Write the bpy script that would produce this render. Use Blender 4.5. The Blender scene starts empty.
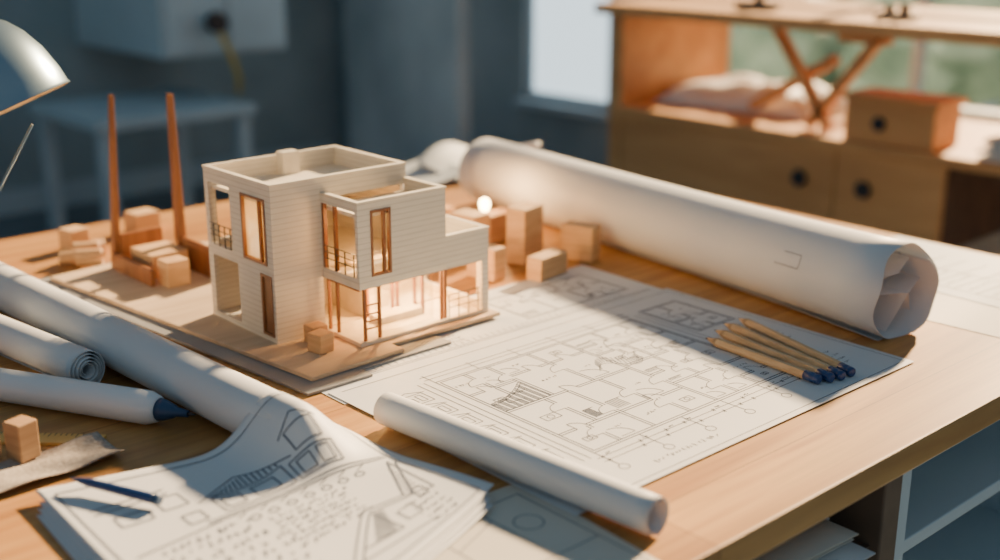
import bpy, bmesh, math, random
from mathutils import Vector, Matrix
random.seed(7)
C = bpy.context.scene.collection
TZ = 0.75

# ------------------------------------------------------------------ materials
def mat_base(name, col, rough=0.6, metal=0.0):
    m = bpy.data.materials.new(name); m.use_nodes = True
    b = m.node_tree.nodes['Principled BSDF']
    b.inputs['Base Color'].default_value = (*col, 1)
    b.inputs['Roughness'].default_value = rough
    b.inputs['Metallic'].default_value = metal
    return m, b
def noisy(name, c1, c2, scale=(5, 5, 5), rough=0.6, metal=0.0, detail=4, bump=0.0, ramp=(0.35, 0.65), nscale=1.0, dist=0.0):
    m, b = mat_base(name, c1, rough, metal)
    nt = m.node_tree; N = nt.nodes; L = nt.links
    tc = N.new('ShaderNodeTexCoord'); mp = N.new('ShaderNodeMapping'); mp.inputs['Scale'].default_value = scale
    n = N.new('ShaderNodeTexNoise'); n.inputs['Scale'].default_value = nscale; n.inputs['Detail'].default_value = detail
    n.inputs['Distortion'].default_value = dist
    r = N.new('ShaderNodeValToRGB')
    r.color_ramp.elements[0].position = ramp[0]; r.color_ramp.elements[0].color = (*c1, 1)
    r.color_ramp.elements[1].position = ramp[1]; r.color_ramp.elements[1].color = (*c2, 1)
    L.new(tc.outputs['Object'], mp.inputs['Vector']); L.new(mp.outputs['Vector'], n.inputs['Vector'])
    L.new(n.outputs['Fac'], r.inputs['Fac']); L.new(r.outputs['Color'], b.inputs['Base Color'])
    if bump:
        bp = N.new('ShaderNodeBump'); bp.inputs['Strength'].default_value = bump; bp.inputs['Distance'].default_value = 0.002
        L.new(n.outputs['Fac'], bp.inputs['Height']); L.new(bp.outputs['Normal'], b.inputs['Normal'])
    return m
def siding(name, c1, c2, period):
    m, b = mat_base(name, c1, 0.65)
    nt = m.node_tree; N = nt.nodes; L = nt.links
    tc = N.new('ShaderNodeTexCoord'); w = N.new('ShaderNodeTexWave'); w.wave_type = 'BANDS'; w.bands_direction = 'Z'
    w.inputs['Scale'].default_value = 0.314 / period
    w.inputs['Distortion'].default_value = 0.0
    r = N.new('ShaderNodeValToRGB')
    r.color_ramp.elements[0].position = 0.02; r.color_ramp.elements[0].color = (*c2, 1)
    r.color_ramp.elements[1].position = 0.16; r.color_ramp.elements[1].color = (*c1, 1)
    mp = N.new('ShaderNodeMapping'); mp.inputs['Scale'].default_value = (40, 40, 300)
    n = N.new('ShaderNodeTexNoise'); n.inputs['Scale'].default_value = 1
    mx = N.new('ShaderNodeMix'); mx.data_type = 'RGBA'; mx.blend_type = 'MULTIPLY'; mx.inputs[0].default_value = 0.2
    L.new(tc.outputs['Object'], w.inputs['Vector']); L.new(w.outputs['Fac'], r.inputs['Fac'])
    L.new(tc.outputs['Object'], mp.inputs['Vector']); L.new(mp.outputs['Vector'], n.inputs['Vector'])
    L.new(r.outputs['Color'], mx.inputs[6]); L.new(n.outputs['Fac'], mx.inputs[7])
    L.new(mx.outputs[2], b.inputs['Base Color'])
    bp = N.new('ShaderNodeBump'); bp.inputs['Strength'].default_value = 0.1; bp.inputs['Distance'].default_value = 0.0004
    L.new(r.outputs['Color'], bp.inputs['Height']); L.new(bp.outputs['Normal'], b.inputs['Normal'])
    return m
def planks(name, c1, c2, cgap):
    m, b = mat_base(name, c1, 0.38)
    nt = m.node_tree; N = nt.nodes; L = nt.links
    tc = N.new('ShaderNodeTexCoord')
    br = N.new('ShaderNodeTexBrick'); br.inputs['Scale'].default_value = 1.0
    br.inputs['Brick Width'].default_value = 1.3; br.inputs['Row Height'].default_value = 0.11
    br.inputs['Mortar Size'].default_value = 0.0006; br.inputs['Color1'].default_value = (1, 1, 1, 1)
    br.inputs['Color2'].default_value = (0.80, 0.75, 0.70, 1); br.inputs['Mortar'].default_value = (0.4, 0.33, 0.25, 1)
    mp = N.new('ShaderNodeMapping'); mp.inputs['Scale'].default_value = (2.2, 38, 10)
    n = N.new('ShaderNodeTexNoise'); n.inputs['Scale'].default_value = 1.0; n.inputs['Detail'].default_value = 6; n.inputs['Distortion'].default_value = 1.2
    mp2 = N.new('ShaderNodeMapping'); mp2.inputs['Scale'].default_value = (8, 300, 60)
    n2 = N.new('ShaderNodeTexNoise'); n2.inputs['Scale'].default_value = 1.0
    r = N.new('ShaderNodeValToRGB')
    r.color_ramp.elements[0].position = 0.3; r.color_ramp.elements[0].color = (*c2, 1)
    r.color_ramp.elements[1].position = 0.62; r.color_ramp.elements[1].color = (*c1, 1)
    mx = N.new('ShaderNodeMix'); mx.data_type = 'RGBA'; mx.blend_type = 'MULTIPLY'; mx.inputs[0].default_value = 1.0
    mx2 = N.new('ShaderNodeMix'); mx2.data_type = 'RGBA'; mx2.blend_type = 'MULTIPLY'; mx2.inputs[0].default_value = 0.4
    L.new(tc.outputs['Object'], br.inputs['Vector'])
    L.new(tc.outputs['Object'], mp.inputs['Vector']); L.new(mp.outputs['Vector'], n.inputs['Vector'])
    L.new(tc.outputs['Object'], mp2.inputs['Vector']); L.new(mp2.outputs['Vector'], n2.inputs['Vector'])
    L.new(n.outputs['Fac'], r.inputs['Fac']); L.new(r.outputs['Color'], mx.inputs[6]); L.new(br.outputs['Color'], mx.inputs[7])
    L.new(mx.outputs[2], mx2.inputs[6]); L.new(n2.outputs['Fac'], mx2.inputs[7])
    L.new(mx2.outputs[2], b.inputs['Base Color'])
    return m
def emis(name, col, s):
    m = bpy.data.materials.new(name); m.use_nodes = True
    b = m.node_tree.nodes['Principled BSDF']
    b.inputs['Base Color'].default_value = (*col, 1)
    b.inputs['Emission Color'].default_value = (*col, 1); b.inputs['Emission Strength'].default_value = s
    return m
def thin_glass(name, tint, refl=0.12):
    m = bpy.data.materials.new(name); m.use_nodes = True
    nt = m.node_tree; N = nt.nodes; L = nt.links; N.clear()
    o = N.new('ShaderNodeOutputMaterial'); t = N.new('ShaderNodeBsdfTransparent'); t.inputs[0].default_value = (*tint, 1)
    g = N.new('ShaderNodeBsdfGlossy'); g.inputs['Roughness'].default_value = 0.05
    mx = N.new('ShaderNodeMixShader'); mx.inputs[0].default_value = refl
    L.new(t.outputs[0], mx.inputs[1]); L.new(g.outputs[0], mx.inputs[2]); L.new(mx.outputs[0], o.inputs[0])
    return m
def paper_mat(name, col, transl=0.15):
    m = bpy.data.materials.new(name); m.use_nodes = True
    nt = m.node_tree; N = nt.nodes; L = nt.links
    b = N['Principled BSDF']; o = N['Material Output']
    tc = N.new('ShaderNodeTexCoord'); n = N.new('ShaderNodeTexNoise'); n.inputs['Scale'].default_value = 14
    r = N.new('ShaderNodeValToRGB'); r.color_ramp.elements[0].color = (*[c * 0.93 for c in col], 1); r.color_ramp.elements[1].color = (*col, 1)
    L.new(tc.outputs['Object'], n.inputs['Vector']); L.new(n.outputs['Fac'], r.inputs['Fac'])
    L.new(r.outputs['Color'], b.inputs['Base Color']); b.inputs['Roughness'].default_value = 0.55
    t = N.new('ShaderNodeBsdfTranslucent'); L.new(r.outputs['Color'], t.inputs['Color'])
    mx = N.new('ShaderNodeMixShader'); mx.inputs[0].default_value = transl
    L.new(b.outputs[0], mx.inputs[1]); L.new(t.outputs[0], mx.inputs[2]); L.new(mx.outputs[0], o.inputs[0])
    return m

M_TABLE = planks('table_oak', (0.72, 0.385, 0.125), (0.50, 0.22, 0.06), (0.2, 0.1, 0.05))
M_PAPER = paper_mat('paper_white', (0.79, 0.81, 0.83))
M_PAPER2 = paper_mat('paper_cream', (0.74, 0.69, 0.60))
M_PAPER3 = paper_mat('paper_grey', (0.60, 0.66, 0.70))
M_INK, _ = mat_base('ink_dark', (0.03, 0.04, 0.07), 0.7)
M_INK2, _ = mat_base('ink_grey', (0.08, 0.10, 0.15), 0.7)
M_HOUSE = siding('house_siding', (0.82, 0.75, 0.63), (0.68, 0.61, 0.49), 0.006)
M_HPLAIN = noisy('house_board', (0.84, 0.76, 0.62), (0.76, 0.67, 0.53), (60, 60, 60), 0.6)
M_BROWN = noisy('brown_frame', (0.30, 0.12, 0.04), (0.20, 0.07, 0.025), (60, 60, 15), 0.5)
M_BASE = noisy('base_board', (0.67, 0.50, 0.33), (0.57, 0.41, 0.26), (10, 60, 10), 0.7)
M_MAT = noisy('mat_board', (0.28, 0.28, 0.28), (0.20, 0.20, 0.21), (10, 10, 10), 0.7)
M_BLOCK = noisy('block_wood', (0.72, 0.46, 0.23), (0.58, 0.34, 0.16), (20, 20, 160), 0.6, dist=0.5)
M_BLOCKD = noisy('block_wood_dark', (0.50, 0.30, 0.15), (0.38, 0.21, 0.10), (20, 20, 160), 0.6)
M_STICK = noisy('stick_wood', (0.34, 0.13, 0.04), (0.22, 0.08, 0.025), (80, 80, 8), 0.45)
M_PENCIL = noisy('pencil_wood', (0.74, 0.50, 0.27), (0.62, 0.39, 0.19), (200, 30, 100), 0.5)
M_RULER = noisy('ruler_boxwood', (0.78, 0.50, 0.14), (0.66, 0.40, 0.10), (30, 30, 30), 0.45)
M_BLUE, _ = mat_base('blue_plastic', (0.015, 0.05, 0.17), 0.3)
M_BLUE2, _ = mat_base('blue_grip', (0.02, 0.06, 0.14), 0.4)
M_WHITEP, _ = mat_base('white_plastic', (0.78, 0.79, 0.80), 0.3)
M_BLACK, _ = mat_base('black', (0.02, 0.02, 0.025), 0.4)
M_GRAPH, _ = mat_base('graphite', (0.05, 0.05, 0.05), 0.4)
M_LAMP = noisy('lamp_steel', (0.26, 0.36, 0.43), (0.30, 0.41, 0.48), (8, 8, 8), 0.3, 0.8)
M_GOLD, _ = mat_base('lamp_inner_gold', (0.80, 0.62, 0.32), 0.35, 0.3)
M_CLOTH = noisy('cloth_beige', (0.46, 0.40, 0.34), (0.32, 0.27, 0.23), (300, 300, 300), 0.9, bump=0.4)
M_WALL = noisy('wall_paint_grey', (0.20, 0.265, 0.29), (0.38, 0.46, 0.485), (1.2, 1.2, 1.2), 0.8, detail=5)
M_WALL_LIT = noisy('plaster_lit', (0.48, 0.57, 0.60), (0.86, 0.93, 0.94), (1.8, 1.8, 1.2), 0.8, detail=6)  # plaster in a paler tone, the daylight on it painted into the colour
M_FLOOR = noisy('floor_concrete', (0.12, 0.15, 0.17), (0.18, 0.21, 0.23), (2, 2, 2), 0.6)
M_FRAME, _ = mat_base('window_frame_paint', (0.45, 0.55, 0.60), 0.5)
M_CAB = noisy('cabinet_white', (0.50, 0.60, 0.66), (0.56, 0.66, 0.72), (3, 3, 3), 0.5)
M_BGCAB = noisy('grey_blue_paint', (0.44, 0.54, 0.59), (0.51, 0.62, 0.67), (3, 3, 3), 0.5)
M_DESK = noisy('workbench_wood', (0.68, 0.37, 0.15), (0.54, 0.27, 0.10), (14, 2, 14), 0.5, dist=0.6)
M_DARKW = noisy('dark_wood', (0.10, 0.07, 0.05), (0.15, 0.10, 0.07), (20, 3, 20), 0.6)
M_YEL, _ = mat_base('yellow_hose', (0.6, 0.42, 0.05), 0.5)
M_BRASS, _ = mat_base('brass', (0.6, 0.42, 0.2), 0.35, 0.9)
M_LEAF = noisy('foliage', (0.20, 0.29, 0.24), (0.46, 0.56, 0.48), (5, 5, 5), 0.7, detail=6)
M_BULB = emis('bulb_glow', (1.0, 0.70, 0.30), 45)
M_GLASS = thin_glass('model_glazing', (0.92, 0.93, 0.92), 0.10)

# ------------------------------------------------------------------ helpers
def mk(name, bm, mat, parent=None, smooth=False, bevel=0.0):
    me = bpy.data.meshes.new(name)
    bmesh.ops.recalc_face_normals(bm, faces=bm.faces)
    bm.to_mesh(me); bm.free()
    o = bpy.data.objects.new(name, me); C.objects.link(o)
    if mat: me.materials.append(mat)
    if smooth:
        for p in me.polygons: p.use_smooth = True
    if bevel:
        md = o.modifiers.new('bevel', 'BEVEL'); md.width = bevel; md.segments = 2; md.limit_method = 'ANGLE'
    if parent: o.parent = parent
    return o
def empty(name, loc=(0, 0, 0)):
    e = bpy.data.objects.new(name, None); e.empty_display_size = 0.05; C.objects.link(e)
    return e
def abox(bm, x0, x1, y0, y1, z0, z1, M=None):
    vs = [bm.verts.new(v) for v in [(x0, y0, z0), (x1, y0, z0), (x1, y1, z0), (x0, y1, z0), (x0, y0, z1), (x1, y0, z1), (x1, y1, z1), (x0, y1, z1)]]
    if M is not None:
        for v in vs: v.co = M @ v.co
    for f in [(0, 3, 2, 1), (4, 5, 6, 7), (0, 1, 5, 4), (1, 2, 6, 5), (2, 3, 7, 6), (3, 0, 4, 7)]:
        bm.faces.new([vs[i] for i in f])
def boxes(name, lst, mat, parent=None, bevel=0.0):
    bm = bmesh.new()
    for b in lst: abox(bm, *b)
    return mk(name, bm, mat, parent, bevel=bevel)
def prism(name, pts, z0, z1, mat, parent=None, bevel=0.0):
    bm = bmesh.new()
    a = [bm.verts.new((x, y, z0)) for x, y in pts]; b = [bm.verts.new((x, y, z1)) for x, y in pts]
    bm.faces.new(a[::-1]); bm.faces.new(b)
    n = len(pts)
    for i in range(n): bm.faces.new([a[i], a[(i + 1) % n], b[(i + 1) % n], b[i]])
    return mk(name, bm, mat, parent, bevel=bevel)
def frame_axes(p0, p1):
    d = (Vector(p1) - Vector(p0)); L = d.length; d.normalize()
    up = Vector((0, 0, 1)) if abs(d.z) < 0.95 else Vector((1, 0, 0))
    s = d.cross(up).normalized(); u = s.cross(d).normalized()
    return d, s, u, L
def lathe_between(name, p0, p1, prof, mat, parent=None, seg=24, smooth=True):
    """prof = list of (t metres along axis, radius)"""
    d, s, u, L = frame_axes(p0, p1); bm = bmesh.new(); P0 = Vector(p0); rings = []
    for t, r in prof:
        rings.append([bm.verts.new(P0 + d * t + (s * math.cos(2 * math.pi * k / seg) + u * math.sin(2 * math.pi * k / seg)) * r) for k in range(seg)])
    for a, b in zip(rings, rings[1:]):
        for k in range(seg): bm.faces.new([a[k], a[(k + 1) % seg], b[(k + 1) % seg], b[k]])
    if prof[0][1] > 1e-4: bm.faces.new(rings[0][::-1])
    if prof[-1][1] > 1e-4: bm.faces.new(rings[-1])
    o = mk(name, bm, mat, parent)
    if smooth:
        for p in o.data.polygons: p.use_smooth = len(p.vertices) == 4
    return o
def rod(name, p0, p1, r, mat, parent=None, seg=16, smooth=True):
    L = (Vector(p1) - Vector(p0)).length
    return lathe_between(name, p0, p1, [(0, r), (L, r)], mat, parent, seg, smooth)
def paper_roll(name, p0, p1, r_out, r_in, turns, mat, parent=None, phase=-1.6, tele=0.004, flare=0.0, rag=0.0):
    d, s, u, L = frame_axes(p0, p1); P0 = Vector(p0); bm = bmesh.new()
    n = int(48 * turns); NL = 16; cols = []
    for i in range(n + 1):
        f = i / n; a = phase - 2 * math.pi * turns * f
        r = r_out + (r_in - r_out) * f
        col = []
        for j in range(NL + 1):
            t = j / NL; off = tele * math.sin(a * 0.37 + f * 5) * (1 if j == NL else (-1 if j == 0 else 0))
            if j == NL: off += rag * (math.sin(a * 2.0 + 1) + 0.5 * math.sin(a * 5))
            rr = r * (1 + flare * t ** 6 * (1 - 0.75 * f))
            p = P0 + d * (t * L + off) + (s * math.cos(a) + u * math.sin(a)) * rr
            low = P0.z - r_out + 0.0002
            if p.z < low: p.z = low
            col.append(bm.verts.new(p))
        cols.append(col)
    for a, b in zip(cols, cols[1:]):
        for j in range(NL): bm.faces.new([a[j], a[j + 1], b[j + 1], b[j]])
    o = mk(name, bm, mat, parent, smooth=True)
    md = o.modifiers.new('thickness', 'SOLIDIFY'); md.thickness = 0.0005; md.offset = 0
    return o
def ribbons(name, lines, parent, mat, w, xf=None, zf=None, eps=0.0005, step=0.03):
    """lines: polylines in sheet space; flat ink strips lying on the sheet"""
    bm = bmesh.new()
    for pl in lines:
        for (x0, y0), (x1, y1) in zip(pl, pl[1:]):
            dx, dy = x1 - x0, y1 - y0; l = math.hypot(dx, dy)
            if l < 1e-6: continue
            nx, ny = -dy / l * w / 2, dx / l * w / 2; n = max(1, int(l / step)) if zf else 1
            prev = None
            for k in range(n + 1):
                t = k / n; cur = []
                for sgn in (1, -1):
                    px, py = x0 + dx * t + nx * sgn, y0 + dy * t + ny * sgn
                    X, Y = xf(px, py) if xf else (px, py)
                    Z = (zf(px, py) if zf else 0) + eps
                    cur.append(bm.verts.new((X, Y, Z)))
                if prev: bm.faces.new([prev[0], prev[1], cur[1], cur[0]])
                prev = cur
    return mk(name, bm, mat, parent)
def sheet(name, nx, ny, W, H, xf, zf, mat, parent, thick=0.0004):
    bm = bmesh.new(); g = []
    for i in range(nx + 1):
        g.append([])
        for j in range(ny + 1):
            x, y = W * i / nx, H * j / ny; X, Y = xf(x, y); g[-1].append(bm.verts.new((X, Y, zf(x, y))))
    for i in range(nx):
        for j in range(ny): bm.faces.new([g[i][j], g[i + 1][j], g[i + 1][j + 1], g[i][j + 1]])
    o = mk(name, bm, mat, parent, smooth=True)
    md = o.modifiers.new('thickness', 'SOLIDIFY'); md.thickness = thick; md.offset = -1
    return o
def arc(cx, cy, r, a0, a1, n=10):
    return [(cx + r * math.cos(math.radians(a0 + (a1 - a0) * k / n)), cy + r * math.sin(math.radians(a0 + (a1 - a0) * k / n))) for k in range(n + 1)]
def scribble(x, y, n, h, dx=(1, 0)):
    out = []; cx = 0
    ux, uy = dx
    for k in range(n):
        pts = []
        for q in range(4):
            a = cx + random.uniform(0, h * 0.6); b = random.uniform(0, h)
            pts.append((x + ux * a - uy * b, y + uy * a + ux * b))
        out.append(pts); cx += h * 0.8
        if random.random() < 0.2: cx += h * 0.5
    return out
def rect(a, b, c, d): return [(a, b), (c, b), (c, d), (a, d), (a, b)]
def floorplan(x0, y0, x1, y1, depth=3, dims=True):
    """returns (walls, thin)"""
    walls, thin = [], []
    g = 0.0035
    walls.append(rect(x0, y0, x1, y1)); walls.append(rect(x0 + g, y0 + g, x1 - g, y1 - g))
    def split(a, b, c, d, k):
        if k == 0 or min(c - a, d - b) < 0.030:
            r = random.random()
            if r < 0.35:
                s = min(c - a, d - b) * 0.45; thin.append([(a + 0.004, b + 0.004 + s)] + arc(a + 0.004, b + 0.004, s, 90, 0) + [(a + 0.004, b + 0.004)])
                thin.extend(scribble((a + c) / 2 - 0.006, (b + d) / 2, 3, 0.0035))
            elif r < 0.6:
                mx, my = (a + c) / 2, (b + d) / 2; q = min(c - a, d - b) * 0.2
                thin.append(rect(mx - q, my - q * 0.6, mx + q, my + q * 0.6)); thin.append(arc(mx, my, q * 0.4, 0, 360, 12))
            elif r < 0.75:
                nn = 6
                for q in range(nn):
                    xx = a + 0.004 + (c - a - 0.01) * 0.6 * q / nn; thin.append([(xx, b + 0.004), (xx, b + (d - b) * 0.35)])
                thin.append([(a + 0.004, b + (d - b) * 0.35), (a + 0.004 + (c - a) * 0.5, b + (d - b) * 0.35)])
            else: thin.extend(scribble((a + c) / 2 - 0.012, (b + d) / 2, 5, 0.004))
            return
        if (c - a) > (d - b):
            m = a + (c - a) * random.uniform(0.35, 0.65); e = (d - b) * random.uniform(0.25, 0.6); o = 0.014
            for q in (0, g):
                walls.append([(m + q, b), (m + q, b + e)]); walls.append([(m + q, b + e + o), (m + q, d)])
            thin.append(arc(m, b + e, o, 90, 180) + [(m, b + e)])
            split(a, b, m, d, k - 1); split(m + g, b, c, d, k - 1)
        else:
            m = b + (d - b) * random.uniform(0.35, 0.65); e = (c - a) * random.uniform(0.25, 0.6); o = 0.014
            for q in (0, g):
                walls.append([(a, m + q), (a + e, m + q)]); walls.append([(a + e + o, m + q), (c, m + q)])
            thin.append(arc(a + e, m, o, 0, 90) + [(a + e, m)])
            split(a, b, c, m, k - 1); split(a, m + g, c, d, k - 1)
    split(x0 + g, y0 + g, x1 - g, y1 - g, depth)
    if dims:
        for off in (0.010, 0.018):
            thin.append([(x0 - 0.006, y0 - off), (x1 + 0.006, y0 - off)])
            thin.append([(x0 - 0.006, y1 + off), (x1 + 0.006, y1 + off)])
            thin.append([(x0 - off, y0 - 0.006), (x0 - off, y1 + 0.006)])
            thin.append([(x1 + off, y0 - 0.006), (x1 + off, y1 + 0.006)])
            t = x0
            while t < x1:
                thin.append([(t - 0.002, y0 - off - 0.002), (t + 0.002, y0 - off + 0.002)])
                thin.append([(t, y0 - off - 0.003), (t, y0 - off + 0.003)])
                if off < 0.012: thin.extend(scribble(t + 0.006, y0 - off + 0.0015, 3, 0.003))
                t += random.uniform(0.02, 0.05)
        t = x0
        while t <= x1 + 1e-4:
            thin.append([(t, y0 - 0.018), (t, y0 - 0.030)]); thin.append(arc(t, y0 - 0.035, 0.005, 0, 360, 14))
            thin.append([(t, y0), (t, y0 - 0.018)]); thin.append([(t, y1), (t, y1 + 0.022)]); t += (x1 - x0) / 5
    return walls, thin

# ------------------------------------------------------------------ room
floor = boxes('floor', [(-0.5, 3.4, -0.6, 4.95, -0.05, 0)], M_FLOOR)
wn = boxes('wall_north', [(-0.5, 3.52, 4.95, 5.07, 0, 3.1)], M_WALL)
# east wall with two window openings (y intervals)
W1 = (3.15, 3.63, 0.46, 2.4); W2 = (0.30, 2.72, 0.60, 2.95)
X0, X1 = 3.4, 3.52
we = boxes('wall_east', [
    (X0, X1, -0.6, W2[0], 0, 3.1), (X0, X1, W2[0], W2[1], 0, W2[2]), (X0, X1, W2[0], W2[1], W2[3], 3.1),
    (X0, X1, W2[1], W1[0], 0, 3.1), (X0, X1, W1[0], W1[1], 0, W1[2]), (X0, X1, W1[0], W1[1], W1[3], 3.1),
    (X0, X1, W1[1], 4.95, 0, 3.1)], M_WALL)
pil = boxes('wall_pilaster', [(3.33, 3.4, 3.97, 4.80, 0, 3.1)], M_WALL_LIT)
def window(name, w, nm, zt):
    e = empty(name); y0, y1, z0, z1 = w; t = 0.03; b = []
    b += [(3.42, 3.50, y0, y1, z0, z0 + t), (3.42, 3.50, y0, y1, z1 - t, z1), (3.42, 3.50, y0, y0 + t, z0 + t, z1 - t), (3.42, 3.50, y1 - t, y1, z0 + t, z1 - t)]
    for k in range(1, nm + 1):
        y = y0 + (y1 - y0) * k / (nm + 1); b.append((3.44, 3.48, y - 0.015, y + 0.015, z0 + t, z1 - t))
    for z in zt: b.append((3.44, 3.48, y0 + t, y1 - t, z - 0.012, z + 0.012))
    boxes('frame', b, M_FRAME, e, 0.002)
    boxes('sill', [(3.36, 3.42, y0 - 0.02, y1 + 0.02, z0 - 0.03, z0)], M_FRAME, e, 0.003)
    return e
w1 = window('window_1', W1, 0, [])
bl = boxes('glowing_pane', [(3.435, 3.437, W1[0] + 0.03, W1[1] - 0.03, W1[2] + 0.03, W1[3] - 0.03)], emis('daylight_glow', (0.70, 0.84, 0.9), 1.7), w1)  # pane glows on its own, emission standing in for daylight outside
w2 = window('window_2', W2, 2, [1.25])
boxes('baseboard_north', [(-0.5, 3.33, 4.935, 4.95, 0, 0.1)], M_FRAME)
# garden outside the window
random.seed(11)
gh = empty('garden_hedge')
bm = bmesh.new()
for k in range(60):
    cx, cy, cz, r = random.uniform(5.6, 6.6), random.uniform(-1.0, 5.0), random.uniform(-0.3, 0.75), random.uniform(0.22, 0.45)
    res = bmesh.ops.create_icosphere(bm, subdivisions=2, radius=r, matrix=Matrix.Translation((cx, cy, cz)))
    for v in res['verts']:
        v.co += (v.co - Vector((cx, cy, cz))) * random.uniform(-0.18, 0.22)
mk('leaves', bm, M_LEAF, gh)
boxes('lawn', [(3.6, 9.0, -2.0, 6.5, -0.35, -0.3)], M_LEAF, gh)
random.seed(7)

# ------------------------------------------------------------------ work table
tbl = empty('work_table')
boxes('top', [(0.08, 1.56, 0.478, 1.71, 0.722, 0.75)], M_TABLE, tbl, 0.002)
boxes('apron', [(0.14, 1.50, 1.64, 1.66, 0.66, 0.722), (0.12, 0.14, 0.54, 1.66, 0.66, 0.722), (1.50, 1.52, 0.54, 1.66, 0.66, 0.722)], M_DARKW, tbl)
boxes('legs', [(0.10, 0.16, 0.5, 0.56, 0, 0.722), (0.10, 0.16, 1.63, 1.69, 0, 0.722), (1.48, 1.54, 1.63, 1.69, 0, 0.722), (0.905, 0.935, 0.49, 0.56, 0, 0.722)], M_DARKW, tbl, 0.002)
boxes('under_shelf', [(0.16, 0.905, 0.50, 1.3, 0.63, 0.645)], M_DARKW, tbl)
cab = empty('shelf_cabinet')
boxes('carcass', [(0.950, 0.970, 0.50, 1.0, 0.0, 0.72), (1.455, 1.475, 0.50, 1.0, 0.0, 0.72), (0.970, 1.455, 0.98, 1.0, 0.0, 0.72),
                  (0.970, 1.455, 0.50, 0.98, 0.70, 0.72), (0.970, 1.455, 0.51, 0.98, 0.60, 0.615), (0.970, 1.455, 0.51, 0.98, 0.42, 0.435), (0.970, 1.455, 0.51, 0.98, 0.0, 0.03)], M_CAB, cab, 0.0015)
st = empty('paper_stack')
for k in range(9):
    dx, dy = random.uniform(-0.02, 0.02), random.uniform(-0.012, 0.015); a = random.uniform(-0.08, 0.08)
    ca, sa = math.cos(a), math.sin(a)
    sheet('sheet_%d' % k, 12, 8, 0.30, 0.26, lambda x, y: (0.575 + dx + ca * x - sa * y, 0.505 + dy + sa * x + ca * y),
          lambda x, y: 0.646 + k * 0.004 + 0.004 * abs(math.sin(x * 14 + k)) * (1 - y / 0.26), M_PAPER2 if k % 3 else M_PAPER, st, 0.001)

# ------------------------------------------------------------------ drawing sheets
planA = empty('floor_plan_drawing')
prism('sheet', [(0.603, 0.582), (1.103, 0.580), (1.106, 0.918), (0.601, 0.918)], 0.7512, 0.7518, M_PAPER, planA)
w, t = floorplan(0.695, 0.650, 0.985, 0.868, 5)
w2_, t2_ = floorplan(1.01, 0.79, 1.075, 0.88, 2, dims=False); w += w2_; t += t2_
t += [[(0.612, 0.910), (1.098, 0.910)], [(1.098, 0.910), (1.096, 0.588)], [(0.63, 0.588), (1.096, 0.588)]]
# sloped stair section beside the plan: curve with hatching below, and a second hatched arc on the right
st1 = [(0.700 + k * 0.004, 0.790 + 0.00012 * k * k) for k in range(15)]
t += [st1, [(x, y - 0.004) for x, y in st1]]
for x, y in st1: t.append([(x, y), (x + 0.001, 0.768)])
for x, y in st1[::2]: t.append([(x + 0.002, y), (x + 0.003, 0.768)])
t.append([(0.700, 0.768), (0.758, 0.768)])
for k in range(18): t.append([(0.845 + k * 0.0032, 0.782 + 0.012 * math.sin(k * .35)), (0.850 + k * 0.0032, 0.797 + 0.010 * math.sin(k * .35))])
t.append([(0.840 + k * 0.0035, 0.780 + 0.012 * math.sin(k * .35)) for k in range(19)])
for k in range(7): t += scribble(1.045, 0.77 - k * 0.010, 9, 0.004)
for k in range(4): t += scribble(1.010, 0.655 - k * 0.010, 14, 0.004)
t += scribble(0.72, 0.600, 16, 0.006)
# elevation strip along the left edge of the sheet
for k in range(6):
    y = 0.66 + k * 0.035; t += [rect(0.640, y, 0.668, y + 0.022), [(0.636, y + 0.022), (0.654, y + 0.030), (0.672, y + 0.022)], rect(0.645, y + 0.004, 0.652, y + 0.014), rect(0.657, y + 0.004, 0.663, y + 0.018)]
ribbons('ink_walls', w, planA, M_INK, 0.0013, eps=0.7519)
ribbons('ink_thin', t, planA, M_INK, 0.0008, eps=0.7520)
planB = empty('site_plan_drawing')
prism('sheet', [(0.598, 0.885), (1.100, 0.885), (1.104, 1.062), (0.598, 1.062)], 0.7502, 0.7508, M_PAPER, planB)
w, t = floorplan(0.90, 0.950, 1.07, 1.035, 3, dims=False)
t += [[(0.61, 0.93), (1.09, 0.93)], [(0.61, 0.934), (1.09, 0.934)]]
for k in range(48): t += [[(0.62 + k * .009, 0.937), (0.62 + k * .009, 0.944)]]
for k in range(3): t += scribble(0.73, 0.962 - k * 0.008, 20, 0.004)
ribbons('ink_walls', w, planB, M_INK2, 0.0012, eps=0.7509)
ribbons('ink_thin', t, planB, M_INK2, 0.0008, eps=0.7510)
paper_roll('rolled_drawing', (0.597, 0.822, 0.7677), (0.625, 0.516, 0.7677), 0.0158, 0.012, 3, M_PAPER)

# big tube
tube = empty('large_paper_roll')
A0, A1 = Vector((1.252, 1.425, 0.8025)), Vector((1.158, 0.632, 0.8025))
paper_roll('outer_sheet', A0, A1, 0.052, 0.0485, 1.45, M_PAPER, tube, phase=-1.0, tele=0.006, flare=0.13, rag=0.005)
d, s, u, L = frame_axes(A0, A1)
bm = bmesh.new()
folds = [[(-0.047, 0.006, 0.012), (-0.006, 0.000, -0.004), (0.046, 0.004, 0.006)], [(-0.006, 0.000, -0.004), (0.006, -0.047, 0.012)],
         [(-0.036, 0.030, 0.02), (0.010, 0.024, 0.0), (0.044, 0.018, 0.008)], [(-0.034, -0.030, 0.012), (-0.006, 0.0, -0.004)]]
for fold in folds:
    for (a, b, e0), (c, e, e1) in zip(fold, fold[1:]):
        bm.faces.new([bm.verts.new(A0 + d * q + s * m + u * n) for q, (m, n) in ((0.1, (a, b)), (L - e0, (a, b)), (L - e1, (c, e)), (0.1, (c, e)))])
mk('inner_folds', bm, M_PAPER, tube)
bm = bmesh.new()
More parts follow.
